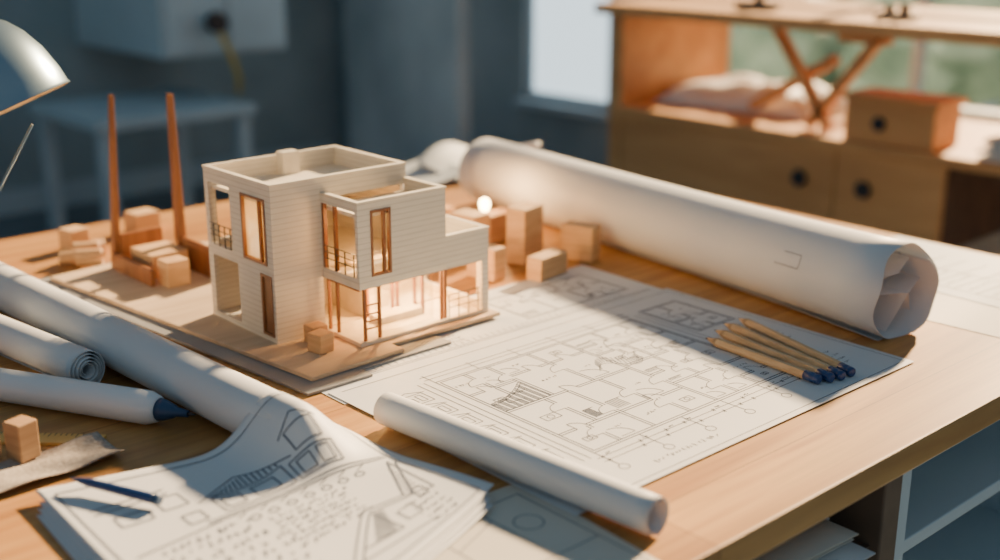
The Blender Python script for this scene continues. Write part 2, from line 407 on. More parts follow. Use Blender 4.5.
def on_tube(q, ang, rr=0.0530): return A0 + d * q + (s * math.cos(ang) + u * math.sin(ang)) * rr
def tube_line(q0, a0, q1, a1, wq, wa):
    bm.faces.new([bm.verts.new(on_tube(q0, a0)), bm.verts.new(on_tube(q0 + wq, a0 + wa)), bm.verts.new(on_tube(q1 + wq, a1 + wa)), bm.verts.new(on_tube(q1, a1))])
for sg in (0.20,):
    tube_line(0.66, sg, 0.695, sg, 0, 0.012); tube_line(0.695, sg, 0.695, sg + 0.30, 0.0007, 0); tube_line(0.67, sg + .3, 0.695, sg + .3, 0.0007, 0.012)
mk('ink_mark', bm, M_INK2, tube)

# left rolls
paper_roll('paper_roll', (0.455, 1.60, 0.777), (0.4965, 0.815, 0.777), 0.0262, 0.021, 2.5, M_PAPER)
paper_roll('paper_roll', (0.402, 1.285, 0.7715), (0.4326, 1.081, 0.7715), 0.0205, 0.005, 5, M_PAPER, phase=-1.2, tele=0.002)
# marker: fat white barrel with blue tip
mk_e = empty('drafting_marker')
pa, pb = Vector((0.335, 1.16, 0.7665)), Vector((0.445, 0.957, 0.7665))
Lm = (pb - pa).length
lathe_between('barrel', pa, pb, [(0, 0.013), (0.003, 0.0158), (Lm - 0.012, 0.0158), (Lm - 0.003, 0.0128), (Lm, 0.011)], M_WHITEP, mk_e, 32)
dd = (pb - pa).normalized()
lathe_between('grip', pb, pb + dd * 0.03, [(0, 0.0105), (0.006, 0.0095), (0.016, 0.006), (0.018, 0.0045), (0.03, 0.0032)], M_BLUE2, mk_e, 24)
lathe_between('nib', pb + dd * 0.03, pb + dd * 0.038, [(0, 0.002), (0.008, 0.0005)], M_BLACK, mk_e, 12)

# foreground papers (stack of sketched sheets, corner draped over the end of the roll)
fp = empty('sketch_papers')
def mkxf(o, ang):
    c, s_ = math.cos(ang), math.sin(ang)
    return lambda x, y: (o[0] + c * x - s_ * y, o[1] + s_ * x + c * y)
def quadxf(W_, H_, BL, BR, TR, TL):
    def f(x, y):
        a, b = x / W_, y / H_
        return tuple((1 - b) * ((1 - a) * BL[i] + a * BR[i]) + b * ((1 - a) * TL[i] + a * TR[i]) for i in (0, 1))
    return f
def drape(xf, z0, crest):
    def f(x, y):
        X, Y = xf(x, y)
        xr = 0.4965 - (Y - 0.815) * 0.0529
        tt = min(1, max(0, (Y - 0.735) / 0.077)); tt = tt * tt * (3 - 2 * tt)
        g = math.exp(-((X - xr) / (0.034 if X < xr else 0.037)) ** 2)
        e = max(0, (x - 0.20) / 0.052); e2 = max(0, 1 - y / 0.14)
        return z0 + (crest - z0) * g * tt + 0.004 * e * e * e2 + 0.0007 * (1 + math.sin(x * 30) * math.sin(y * 24))
    return f
for k in range(3):
    q = 0.006 * k
    xq = quadxf(0.252, 0.27, (0.268 + q, 0.535), (0.562 + q * .5, 0.632 + q), (0.535, 0.745 + q), (0.292 + q * .6, 0.862 + q))
    sheet('under_sheet_%d' % k, 30, 30, 0.252, 0.27, xq, drape(xq, 0.7515 + 0.002 * k, 0.7515 + 0.002 * k), M_PAPER, fp)
xfT = quadxf(0.252, 0.27, (0.286, 0.545), (0.577, 0.648), (0.546, 0.828), (0.303, 0.890)); zT = drape(xfT, 0.7580, 0.8050)
sheet('top_sheet', 60, 60, 0.252, 0.270, xfT, zT, M_PAPER, fp)
ln = []
R = rect
ln += [R(0.10, 0.165, 0.16, 0.19), R(0.105, 0.17, 0.12, 0.185), R(0.13, 0.17, 0.15, 0.185), [(0.09, 0.19), (0.13, 0.212), (0.17, 0.19)], R(0.165, 0.165, 0.205, 0.185), [(0.08, 0.16), (0.24, 0.158)], [(0.08, 0.156), (0.24, 0.154)]]
ln += [R(0.175, 0.19, 0.20, 0.21), [(0.17, 0.21), (0.1875, 0.222), (0.205, 0.21)], R(0.17, 0.168, 0.182, 0.182), R(0.188, 0.168, 0.20, 0.182)]
for k in range(14): ln.append([(0.10 + k * 0.0045, 0.192), (0.106 + k * 0.004, 0.192 + 0.018 * (1 - abs(k - 7) / 8))])
for k in range(7): ln += [[(0.10 + k * 0.018, 0.149), (0.108 + k * 0.018, 0.153)], arc(0.11 + k * 0.016, 0.142, 0.004, 0, 360, 9)]
for k in range(7): ln += scribble(0.115, 0.128 - k * 0.008, 13, 0.0055)
ln += [[(0.12, 0.03), (0.17, 0.085), (0.205, 0.075), (0.235, 0.145)], [(0.126, 0.026), (0.172, 0.078), (0.211, 0.068), (0.24, 0.14)], [(0.12, 0.03), (0.20, 0.02)],
       [(0.14, 0.04), (0.175, 0.035), (0.172, 0.075)], [(0.205, 0.075), (0.228, 0.06), (0.235, 0.145)], R(0.185, 0.04, 0.20, 0.058), R(0.212, 0.06, 0.222, 0.075)]
for k in range(8): ln += scribble(0.035, 0.14 - k * 0.0125, 10, 0.008)
for k in range(5): ln += scribble(0.195, 0.055 - k * 0.010, 6, 0.005)
ln += [R(0.07, 0.165, 0.085, 0.18), [(0.02, 0.15), (0.09, 0.155)], R(0.03, 0.19, 0.055, 0.205), [(0.02, 0.215), (0.08, 0.22)], [(0.02, 0.222), (0.08, 0.227)], R(0.065, 0.195, 0.085, 0.215), R(0.01, 0.01, 0.242, 0.258)]
for k in range(12): ln.append([(0.15 + k * 0.002, 0.04 + k * 0.003), (0.17 + k * 0.001, 0.038 + k * 0.003)])
for k in range(9): ln.append([(0.21 + k * 0.002, 0.08 + k * 0.006), (0.222 + k * 0.001, 0.075 + k * 0.007)])
ribbons('ink_sketch', ln, fp, M_INK2, 0.0012, xf=xfT, zf=zT, eps=0.0006, step=0.006)
pe = empty('blue_pen')
q0, q1 = Vector((0.3265, 0.875, 0.7675)), Vector((0.362, 0.801, 0.7650))
lathe_between('body', q0, q1, [(0, 0.0005), (0.008, 0.002), (0.018, 0.0036), (0.077, 0.0042), (0.081, 0.0038)], M_BLUE, pe)
lathe_between('end_cap', q1 - (q1 - q0).normalized() * 0.001, q1 + (q1 - q0).normalized() * 0.006, [(0, 0.0044), (0.006, 0.0036)], M_BLUE2, pe)
# loose drawing at the front edge
loose = empty('loose_drawing')
prism('sheet', [(0.44, 0.492), (0.600, 0.484), (0.612, 0.655), (0.45, 0.665)], 0.7502, 0.7507, M_PAPER2, loose)
ll = [R(0.50, 0.50, 0.595, 0.64)]
ll += [[(0.50, 0.55), (0.595, 0.55)], [(0.55, 0.55), (0.55, 0.64)], arc(0.57, 0.60, 0.012, 0, 360, 14), [(0.50, 0.60), (0.55, 0.62)]]
for k in range(4): ll += scribble(0.51, 0.54 - k * 0.01, 8, 0.006)
ribbons('ink_lines', ll, loose, M_INK2, 0.0009, eps=0.7509)

# right-hand sheets
rs = empty('reference_drawings')
prism('sheet_1', [(1.245, 0.50), (1.44, 0.52), (1.42, 0.70), (1.235, 0.69)], 0.7502, 0.7507, M_PAPER2, rs)
prism('sheet_2', [(1.34, 0.60), (1.54, 0.56), (1.55, 0.86), (1.35, 0.87)], 0.7509, 0.7514, M_PAPER3, rs)
rl = []
for k in range(6): rl += [[(1.37, 0.62 + k * 0.03), (1.50, 0.61 + k * 0.03)]]; rl += scribble(1.38, 0.63 + k * 0.03, 10, 0.006)
rl += [[(1.37, 0.6), (1.37, 0.84)], [(1.44, 0.6), (1.44, 0.84)]]
ribbons('ink_lines', rl, rs, M_INK, 0.0014, eps=0.7516)

# ------------------------------------------------------------------ pencils
tips = [(0.986, 0.762), (1.014, 0.772), (1.040, 0.780), (1.066, 0.779)]
ends = [(0.974, 0.613), (0.987, 0.607), (1.000, 0.603), (1.016, 0.602)]
for k, (a, b) in enumerate(zip(tips, ends)):
    e = empty('pencil'); z = 0.7518 + 0.0052
    P, Q = Vector((*b, z)), Vector((*a, z)); D = (Q - P).normalized(); LL = (Q - P).length
    rod('shaft', P + D * 0.012, Q - D * 0.018, 0.0050, M_PENCIL, e, 6, smooth=False)
    lathe_between('sharpened_cone', Q - D * 0.018, Q, [(0, 0.0050), (0.014, 0.0013)], M_BLOCK, e, 12)
    lathe_between('lead', Q - D * 0.0045, Q, [(0, 0.0014), (0.0045, 0.0003)], M_GRAPH, e, 8)
    lathe_between('blue_cap', P - D * 0.004, P + D * 0.014, [(0, 0.0035), (0.001, 0.0049), (0.005, 0.0051), (0.006, 0.0046), (0.0075, 0.0051), (0.018, 0.0051)], M_BLUE, e, 16)

# ------------------------------------------------------------------ house model
hm = empty('architectural_house_model')
Z0 = 0.758
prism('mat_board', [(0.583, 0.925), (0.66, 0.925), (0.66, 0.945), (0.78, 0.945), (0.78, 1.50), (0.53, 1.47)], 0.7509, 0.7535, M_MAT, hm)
prism('base_board', [(0.603, 0.948), (0.722, 0.953), (0.722, 0.974), (0.878, 0.974), (0.878, 1.24), (0.78, 1.48), (0.548, 1.46)], 0.7535, Z0, M_BASE, hm, 0.001)
def wall(fixed, axis, t, u0, u1, z0, z1, ops):
    us = sorted({u0, u1, *[v for o in ops for v in o[:2]]}); zs = sorted({z0, z1, *[v for o in ops for v in o[2:]]})
    out = []
    for a, b in zip(us, us[1:]):
        for c, d_ in zip(zs, zs[1:]):
            mu, mz = (a + b) / 2, (c + d_) / 2
            if any(o[0] < mu < o[1] and o[2] < mz < o[3] for o in ops): continue
            if axis == 'y': out.append((fixed, fixed + t, a, b, Z0 + c, Z0 + d_))
            else: out.append((a, b, fixed, fixed + t, Z0 + c, Z0 + d_))
    return out
T = 0.005
hx0, hx1, hy0, hy1 = 0.629, 0.805, 1.052, 1.190
px0, px1, py0 = 0.690, 0.807, 0.985
tx1 = 0.869
opsL = [(1.136, 1.182, 0.086, 0.157), (1.064, 1.112, 0.084, 0.156), (1.126, 1.180, 0.006, 0.074), (1.057, 1.079, 0.006, 0.074)]
B = wall(hx0, 'y', T, hy0, hy1, 0, 0.171, opsL)
B += wall(hy0, 'x', T, hx0 + T, px0, 0, 0.171, [])
B += wall(hy0, 'x', T, px0, hx1, 0.150, 0.171, [])
B += wall(hy1 - T, 'x', T, hx0 + T, hx1, 0, 0.171, [(0.64, 0.68, 0.088, 0.155), (0.72, 0.78, 0.012, 0.06)])
B += wall(hx1 - T, 'y', T, hy0 + T, hy1 - T, 0.069, 0.171, [])
boxes('main_block_walls', B, M_HOUSE, hm)
B = wall(px0, 'y', T, py0, hy0, 0.069, 0.155, [(py0 + 0.005, hy0 - 0.003, 0.075, 0.146)])
B += wall(py0, 'x', T, px0 + T, px1, 0.069, 0.155, [(0.706, 0.732, 0.075, 0.146)])
B += wall(px1 - T, 'y', T, py0 + T, hy0, 0.069, 0.155, [])
boxes('projecting_bay_walls', B, M_HOUSE, hm)
B = wall(py0, 'x', T, px1, tx1, 0.063, 0.0995, [])
B += wall(tx1 - T, 'y', T, py0 + T, hy1, 0.0, 0.0995, [(1.00, 1.10, 0.012, 0.058)])
B += wall(hy1 - T, 'x', T, hx1, tx1 - T, 0.0, 0.0995, [])
B += [(tx1 - 0.010, tx1, py0, py0 + T, Z0, Z0 + 0.063)]
boxes('terrace_walls', B, M_HOUSE, hm)
boxes('slabs', [
    (hx0 + T, hx1 - T, hy0 + T, hy1 - T, Z0 + 0.148, Z0 + 0.152),       # main roof
    (px0 + T, px1 - T, py0 + T, hy0, Z0 + 0.138, Z0 + 0.142),           # bay roof
    (hx0 + T, hx1 - T, hy0 + T, hy1 - T, Z0 + 0.072, Z0 + 0.077),
    (px0, px1, py0, hy0, Z0 + 0.063, Z0 + 0.069),
    (px1, tx1 - T, py0 + T, hy1 - T, Z0 + 0.063, Z0 + 0.069),
    (hx0 + T, tx1 - T, hy0 + T, hy1 - T, Z0 + 0.0, Z0 + 0.004), (px0, tx1 - 0.010, py0 + 0.0005, hy0, Z0, Z0 + 0.004)], M_HPLAIN, hm)
boxes('roof_copings', [
    (hx0 - 0.001, hx1 + 0.001, hy0 - 0.001, hy0 + T + 0.001, Z0 + 0.171, Z0 + 0.1735), (hx0 - 0.001, hx1 + 0.001, hy1 - T - 0.001, hy1 + 0.001, Z0 + 0.171, Z0 + 0.1735),
    (hx0 - 0.001, hx0 + T + 0.001, hy0 + T + 0.001, hy1 - T - 0.001, Z0 + 0.171, Z0 + 0.1735), (hx1 - T - 0.001, hx1 + 0.001, hy0 + T + 0.001, hy1 - T - 0.001, Z0 + 0.171, Z0 + 0.1735),
    (px0 - 0.001, px1 + 0.001, py0 - 0.001, py0 + T + 0.001, Z0 + 0.155, Z0 + 0.157), (px0 - 0.001, px0 + T + 0.001, py0 + T + 0.001, hy0, Z0 + 0.155, Z0 + 0.157),
    (px1 - T - 0.001, px1 + 0.001, py0 + T + 0.001, hy0, Z0 + 0.155, Z0 + 0.157),
    (px1, tx1 + 0.001, py0 - 0.001, py0 + T + 0.001, Z0 + 0.0995, Z0 + 0.1015), (tx1 - T - 0.001, tx1 + 0.001, py0 + T + 0.001, hy1, Z0 + 0.0995, Z0 + 0.1015),
    (0.720, 0.742, 1.170, 1.185, Z0 + 0.152, Z0 + 0.178)], M_HPLAIN, hm, 0.0004)
# partitions
boxes('interior_walls', [(0.70, tx1 - T, 1.12, 1.124, Z0 + 0.004, Z0 + 0.063), (0.742, 0.746, 1.055, 1.12, Z0 + 0.004, Z0 + 0.063),
                         (0.665, 0.669, 1.06, 1.12, Z0 + 0.077, Z0 + 0.148), (0.638, 0.70, 1.122, 1.126, Z0 + 0.077, Z0 + 0.148), (0.638, 0.70, 1.122, 1.126, Z0 + 0.004, Z0 + 0.072),
                         (0.74, 0.80, 1.02, 1.04, Z0 + 0.004, Z0 + 0.012), (0.76, 0.79, 1.07, 1.1, Z0 + 0.004, Z0 + 0.02)], M_HPLAIN, hm)
# brown joinery
bf = []
def frameY(x, y0, y1, z0, z1, t=0.0022, mull=()):
    bf.extend([(x - 0.001, x + 0.003, y0, y0 + t, Z0 + z0, Z0 + z1), (x - 0.001, x + 0.003, y1 - t, y1, Z0 + z0, Z0 + z1), (x - 0.001, x + 0.003, y0 + t, y1 - t, Z0 + z1 - t, Z0 + z1), (x - 0.001, x + 0.003, y0 + t, y1 - t, Z0 + z0, Z0 + z0 + t)])
    for m in mull: bf.append((x - 0.001, x + 0.003, m - t / 2, m + t / 2, Z0 + z0 + t, Z0 + z1 - t))
def frameX(y, x0, x1, z0, z1, t=0.0022, mull=()):
    bf.extend([(x0, x0 + t, y - 0.001, y + 0.003, Z0 + z0, Z0 + z1), (x1 - t, x1, y - 0.001, y + 0.003, Z0 + z0, Z0 + z1), (x0 + t, x1 - t, y - 0.001, y + 0.003, Z0 + z1 - t, Z0 + z1), (x0 + t, x1 - t, y - 0.001, y + 0.003, Z0 + z0, Z0 + z0 + t)])
    for m in mull: bf.append((m - t / 2, m + t / 2, y - 0.001, y + 0.003, Z0 + z0 + t, Z0 + z1 - t))
frameY(hx0, 1.064, 1.112, 0.084, 0.156, 0.0026, (1.076,))
frameY(hx0, 1.057, 1.079, 0.006, 0.074, 0.003); bf.append((hx0 + 0.001, hx0 + 0.003, 1.06, 1.076, Z0 + 0.009, Z0 + 0.071))
frameX(py0, 0.706, 0.732, 0.075, 0.146, 0.0026, (0.7235,))
bf += [(px0 - 0.001, px0 + 0.003, py0 + 0.040, py0 + 0.0430, Z0 + 0.075, Z0 + 0.146), (px0 - 0.001, px0 + 0.003, hy0 - 0.007, hy0 - 0.003, Z0 + 0.075, Z0 + 0.146)]
for x, y in [(0.692, 1.046), (0.692, 1.030), (0.697, 0.988), (0.716, 0.988), (0.78, 1.05), (0.787, 1.05), (0.800, 1.02), (0.812, 1.05), (0.745, 1.05), (0.8085, 0.990), (0.803, 0.990)]:
    bf.append((x, x + 0.0030, y, y + 0.0030, Z0 + 0.004, Z0 + 0.063))
for z in (0.016, 0.024, 0.032, 0.042): bf.append((0.697, 0.716, 0.989, 0.9905, Z0 + z, Z0 + z + 0.0014))
bf += [(0.692, 0.694, 0.99, 1.046, Z0 + 0.060, Z0 + 0.063), (0.697, 0.856, 0.989, 0.992, Z0 + 0.061, Z0 + 0.063)]
boxes('brown_joinery', bf, M_BROWN, hm)
# railings
rl = []
for z in (0.016, 0.024, 0.031): rl.append((0.812, 0.858, 0.987, 0.988, Z0 + z, Z0 + z + 0.0008))
for k in range(4): rl.append((0.812 + k * 0.0143, 0.8128 + k * 0.0143, 0.987, 0.988, Z0 + 0.004, Z0 + 0.031))
for z in (0.086, 0.093, 0.100): rl.append((px0 - 0.001, px0 + 0.0002, py0 + 0.006, hy0 - 0.004, Z0 + z, Z0 + z + 0.0008))
for k in range(4): rl.append((px0 - 0.001, px0 + 0.0002, py0 + 0.008 + k * 0.016, py0 + 0.0088 + k * 0.016, Z0 + 0.075, Z0 + 0.100))
for z in (0.097, 0.103, 0.110): rl.append((hx0 - 0.001, hx0 + 0.0002, 1.134, 1.182, Z0 + z, Z0 + z + 0.0008))
for k in range(4): rl.append((hx0 - 0.001, hx0 + 0.0002, 1.138 + k * 0.012, 1.1388 + k * 0.012, Z0 + 0.086, Z0 + 0.110))
boxes('railings', rl, M_GRAPH, hm)
boxes('glazing', [(0.720, 0.80, 1.0, 1.0008, Z0 + 0.004, Z0 + 0.063), (0.708, 0.73, py0 + 0.002, py0 + 0.0028, Z0 + 0.077, Z0 + 0.144), (hx0 + 0.002, hx0 + 0.0028, 1.066, 1.110, Z0 + 0.086, Z0 + 0.154)], M_GLASS, hm)
for nm, loc, en in [('lamp_ground_1', (0.765, 1.03, Z0 + 0.052), 0.80), ('lamp_ground_2', (0.835, 1.06, Z0 + 0.052), 0.60), ('lamp_upper', (0.72, 1.03, Z0 + 0.12), 0.16), ('lamp_left_room', (0.65, 1.09, Z0 + 0.12), 0.06)]:
    ld = bpy.data.lights.new(nm, 'POINT'); ld.energy = en; ld.color = (1.0, 0.52, 0.16); ld.shadow_soft_size = 0.005
    lo = bpy.data.objects.new(nm, ld); lo.location = loc; C.objects.link(lo); lo.parent = hm
# ------------------------------------------------------------------ blocks
def block(name, cx, cy, z, sx, sy, sz, rot=0, mat=None, parent=None):
    M = Matrix.Translation((cx, cy, z)) @ Matrix.Rotation(rot, 4, 'Z'); bm = bmesh.new()
    abox(bm, -sx / 2, sx / 2, -sy / 2, sy / 2, 0, sz)
    o = mk(name, bm, mat or M_BLOCK, parent, bevel=0.0012); o.matrix_world = M
    return o
block('step_block_1', 0.652, 1.005, Z0, 0.020, 0.020, 0.021, 0.2, M_BLOCK, hm)
block('step_block_2', 0.664, 1.032, Z0, 0.020, 0.018, 0.020, 0.0, M_BLOCK, hm)
block('wooden_block', 1.034, 1.058, 0.7508, 0.056, 0.024, 0.030, 0.15)
block('wooden_block', 0.972, 1.106, 0.7508, 0.024, 0.046, 0.042, 0.15)
block('wooden_block', 1.060, 1.128, 0.7508, 0.044, 0.030, 0.076, 0.2)
block('wooden_block', 1.124, 1.086, 0.7508, 0.026, 0.048, 0.048, 0.3)
block('wooden_block', 1.012, 1.185, 0.7508, 0.034, 0.045, 0.064, 0.1)
block('wooden_block', 1.085, 1.235, 0.7508, 0.085, 0.03, 0.040, 0.0, M_BLOCKD)
block('wooden_block', 1.010, 1.290, 0.7508, 0.10, 0.040, 0.048, 0.1)
block('wooden_block', 0.638, 1.592, 0.75, 0.030, 0.030, 0.030, 0.2)
block('wooden_block', 0.655, 1.552, 0.75, 0.016, 0.03, 0.016, -0.4, M_BLOCKD)
block('wooden_block', 0.753, 1.62, 0.75, 0.04, 0.035, 0.030, 0.1)
block('wooden_block', 0.322, 0.962, 0.7562, 0.020, 0.020, 0.034, 0.3, M_BLOCKD)
block('wooden_block', 0.298, 0.980, 0.7562, 0.020, 0.020, 0.022, -0.1, M_BLOCKD)
# little lamp behind the model
bl = empty('small_bulb_lamp')
bx_, by_ = 1.118, 1.275
lathe_between('socket', (bx_, by_, 0.75), (bx_, by_, 0.785), [(0, 0.016), (0.004, 0.016), (0.006, 0.006), (0.035, 0.007)], M_BRASS, bl)
lathe_between('globe', (bx_, by_, 0.785), (bx_, by_, 0.81), [(0, 0.005), (0.005, 0.0065), (0.010, 0.0075), (0.015, 0.0055), (0.0175, 0.0005)], M_BULB, bl)
ld = bpy.data.lights.new('bulb_light', 'POINT'); ld.energy = 1.2; ld.color = (1.0, 0.54, 0.20); ld.shadow_soft_size = 0.015
lo = bpy.data.objects.new('bulb_light', ld); lo.location = (bx_, by_, 0.83); C.objects.link(lo); lo.parent = bl
# ------------------------------------------------------------------ tall stick holder
hd = empty('wooden_stick_stand')
def leanbox(name, p0, p1, w0, w1, mat, par):
    d_, s_, u_, L_ = frame_axes(p0, p1); bm = bmesh.new(); r = []
    for P, w_ in ((Vector(p0), w0), (Vector(p1), w1)):
        r.append([bm.verts.new(P + s_ * a * w_ / 2 + u_ * b * w_ / 2) for a, b in ((-1, -1), (1, -1), (1, 1), (-1, 1))])
    bm.faces.new(r[0][::-1]); bm.faces.new(r[1])
    for k in range(4): bm.faces.new([r[0][k], r[0][(k + 1) % 4], r[1][(k + 1) % 4], r[1][k]])
    return mk(name, bm, mat, par, bevel=0.001)
leanbox('stick_1', (0.628, 1.440, Z0), (0.643, 1.441, 0.980), 0.010, 0.006, M_STICK, hd)
leanbox('stick_2', (0.699, 1.396, Z0), (0.702, 1.401, 0.980), 0.013, 0.007, M_STICK, hd)
boxes('back_panel', [(0.634, 0.692, 1.432, 1.438, Z0 + 0.004, Z0 + 0.045)], M_STICK, hd, 0.001)
boxes('side_panels', [(0.622, 0.629, 1.33, 1.434, Z0, Z0 + 0.022), (0.695, 0.702, 1.30, 1.388, Z0, Z0 + 0.040)], M_STICK, hd, 0.002)
boxes('seat_blocks', [(0.636, 0.666, 1.312, 1.340, Z0, Z0 + 0.032), (0.640, 0.690, 1.36, 1.42, Z0, Z0 + 0.030)], M_BLOCK, hd, 0.001)
# curved offcuts
co = empty('wood_shavings')
for k, (cx, cy, r) in enumerate([(0.60, 1.50, 0.013), (0.588, 1.525, 0.010), (0.612, 1.535, 0.012)]):
    paper_roll('curl_%d' % k, (cx, cy, 0.751 + r), (cx + 0.03, cy - 0.015, 0.751 + r), r, r * 0.5, 1.6, M_BLOCK, co, phase=k, tele=0.001)
# ------------------------------------------------------------------ ruler, cloth
rr = empty('wooden_ruler')
c = Vector((0.337, 1.012, 0)); dv = Vector((0.70, -0.714, 0)).normalized(); sv = Vector((-dv.y, dv.x, 0))
pts = [c + dv * 0.075 + sv * 0.010, c + dv * 0.075 - sv * 0.010, c - dv * 0.08 - sv * 0.010, c - dv * 0.08 + sv * 0.010]
prism('blade', [(p.x, p.y) for p in pts], 0.7502, 0.7535, M_RULER, rr, 0.0004)
tl = []
for k in range(29):
    q = c - dv * 0.075 + dv * (k * 0.005); l_ = 0.008 if k % 5 == 0 else 0.005
    a = q + sv * 0.0098; b = a - sv * l_; tl.append([(a.x, a.y), (b.x, b.y)])
ribbons('ticks', tl, rr, M_BLACK, 0.0009, eps=0.7537)
sheet('crumpled_cloth', 50, 30, 0.165, 0.052, mkxf((0.225, 0.910), 0.02),
      lambda x, y: 0.7570 + 0.0015 * math.sin(x * 90 + 3 * math.sin(y * 60)) + 0.0010 * math.sin(y * 130 + x * 50), M_CLOTH, None, 0.0006)
# ------------------------------------------------------------------ curled sheets at the far side + pen
cs = empty('curled_sheets')
xfc = mkxf((1.32, 1.50), 0.35)
sheet('sheet_low', 24, 10, 0.20, 0.14, xfc, lambda x, y: 0.7505 + 0.05 * (y / 0.14) ** 2 * (0.6 + 0.4 * math.sin(x * 18)), M_PAPER3, cs)
sheet('sheet_back', 24, 10, 0.20, 0.12, mkxf((1.14, 1.55), 0.0), lambda x, y: 0.7505 + 0.022 * (x / 0.2) ** 2 + 0.01 * (y / .12) ** 2, M_PAPER3, cs)
fe = empty('fountain_pen')
lathe_between('body', (1.37, 1.55, 0.798), (1.46, 1.51, 0.806), [(0, 0.0008), (0.012, 0.003), (0.085, 0.0045), (0.095, 0.003)], M_WHITEP, fe)
# ------------------------------------------------------------------ desk lamp
lp = empty('desk_lamp')
ax = Vector((0.30, -0.27, -0.91)).normalized()
rim = Vector((0.4655, 1.320, 0.992)); ap = rim - ax * 0.105
s_ = ax.cross(Vector((0, 1, 0))).normalized(); u_ = s_.cross(ax)
prof = [(0.0, 0.012), (0.003, 0.022), (0.010, 0.036), (0.022, 0.050), (0.038, 0.061), (0.060, 0.070), (0.086, 0.0755), (0.102, 0.0765), (0.105, 0.0785)]
for nm, sc, mat_ in (('shade_outer', 1.0, M_LAMP), ('shade_inner', 0.965, M_GOLD)):
    bm = bmesh.new(); rings = []
    for t_, r_ in prof:
        rings.append([bm.verts.new(ap + ax * (t_ + (0.003 if sc < 1 and t_ < 0.09 else 0)) + (s_ * math.cos(2 * math.pi * k / 48) + u_ * math.sin(2 * math.pi * k / 48)) * r_ * sc) for k in range(48)])
    for a, b in zip(rings, rings[1:]):
        for k in range(48): bm.faces.new([a[k], a[(k + 1) % 48], b[(k + 1) % 48], b[k]])
    bm.faces.new(rings[0])
    mk(nm, bm, mat_, lp, smooth=True)
lathe_between('neck', ap - ax * 0.03, ap + ax * 0.004, [(0, 0.008), (0.01, 0.012), (0.034, 0.014)], M_LAMP, lp)
lathe_between('bulb', ap + ax * 0.03, ap + ax * 0.085, [(0, 0.010), (0.02, 0.014), (0.035, 0.022), (0.05, 0.016), (0.055, 0.001)], emis('lamp_bulb', (1, .85, .6), 1.5), lp)
rod('arm_upper', ap - ax * 0.025, (0.28, 1.48, 1.18), 0.005, M_LAMP, lp)
rod('arm_lower', (0.28, 1.48, 1.18), (0.33, 1.40, 0.765), 0.005, M_LAMP, lp)
rod('pull_wire', (0.474, 1.262, 0.985), (0.375, 1.36, 0.765), 0.0013, M_LAMP, lp, 8)
lathe_between('foot', (0.335, 1.40, 0.7502), (0.335, 1.40, 0.772), [(0, 0.062), (0.010, 0.062), (0.016, 0.05), (0.0218, 0.012)], M_LAMP, lp, 40)

# ------------------------------------------------------------------ background workbench
wb = empty('workbench')
DX0, DX1 = 2.60, 3.10
boxes('top_plank', [(2.54, DX1, 0.80, 2.42, 0.920, 0.950)], M_DESK, wb, 0.003)
boxes('side_panel', [(DX0, DX1, 2.36, 2.41, 0.0, 0.92), (DX0, DX1, 0.82, 0.86, 0.0, 0.92)], M_DESK, wb, 0.003)
boxes('shelf', [(2.58, DX1, 0.86, 2.36, 0.635, 0.66)], M_DESK, wb, 0.003)
boxes('drawer_case', [(2.62, DX1, 1.34, 2.36, 0.42, 0.635)], M_DARKW, wb)
boxes('drawer_fronts', [(2.60, 2.62, 1.345, 1.632, 0.43, 0.632), (2.60, 2.62, 1.636, 2.355, 0.43, 0.632)], M_DESK, wb, 0.002)
for k, (y, z) in enumerate([(1.545, 0.545), (1.73, 0.545)]):
    lathe_between('knob_%d' % k, (2.60, y, z), (2.58, y, z), [(0, 0.012), (0.008, 0.012), (0.012, 0.022), (0.02, 0.018)], M_BLACK, wb)
for k, (a, b) in enumerate([((2.66, 1.88, 0.915), (2.66, 1.70, 0.67)), ((2.66, 1.58, 0.90), (2.66, 1.76, 0.67)), ((2.68, 1.56, 0.90), (2.68, 1.70, 0.90)), ((2.70, 1.97, 0.69), (2.70, 1.72, 0.84))]):
    leanbox('trestle_bar_%d' % k, a, b, 0.026, 0.026, M_DESK, wb)
bx = empty('wooden_box')
boxes('body', [(2.60, 2.72, 1.38, 1.62, 0.6602, 0.760)], M_DESK, bx, 0.004)
boxes('lid', [(2.59, 2.73, 1.37, 1.63, 0.760, 0.776)], M_DESK, bx, 0.003)
lathe_between('knob', (2.60, 1.52, 0.710), (2.585, 1.52, 0.710), [(0, 0.010), (0.006, 0.010), (0.009, 0.018), (0.015, 0.015)], M_BLACK, bx)
def crumple(name, x0, y0, w_, h_, z, amp, mat_, seed):
    random.seed(seed); fs = [(random.uniform(8, 30), random.uniform(8, 30), random.uniform(0, 6)) for _ in range(6)]
    return sheet(name, 30, 30, w_, h_, mkxf((x0, y0), 0.1), lambda x, y: z + 0.004 + amp * (0.35 + abs(sum(math.sin(a * x + b * y + c_) for a, b, c_ in fs) / 3)) * math.sin(math.pi * min(1, max(0, x / w_))) ** 0.5 * math.sin(math.pi * min(1, max(0, y / h_))) ** 0.5, mat_, None, 0.001)
crumple('crumpled_tracing_paper', 2.74, 1.80, 0.28, 0.52, 0.66, 0.17, M_PAPER, 3)
ps = empty('document_pile')
for k in range(6):
    boxes('sheets_%d' % k, [(2.60 + 0.012 * math.sin(k * 2), 2.90 + 0.012 * math.sin(k * 2), 0.95 + 0.01 * math.cos(k * 3), 1.26 + 0.01 * math.cos(k * 3), 0.6604 + k * 0.009, 0.6687 + k * 0.009)], M_PAPER3 if k % 2 else M_PAPER, ps, 0.001)
tc = empty('bench_clamp')
boxes('jaw', [(2.66, 2.70, 1.90, 2.02, 0.951, 0.970), (2.68, 2.70, 1.95, 1.97, 0.970, 1.0)], M_BLACK, tc, 0.002)
tc = empty('hand_plane')
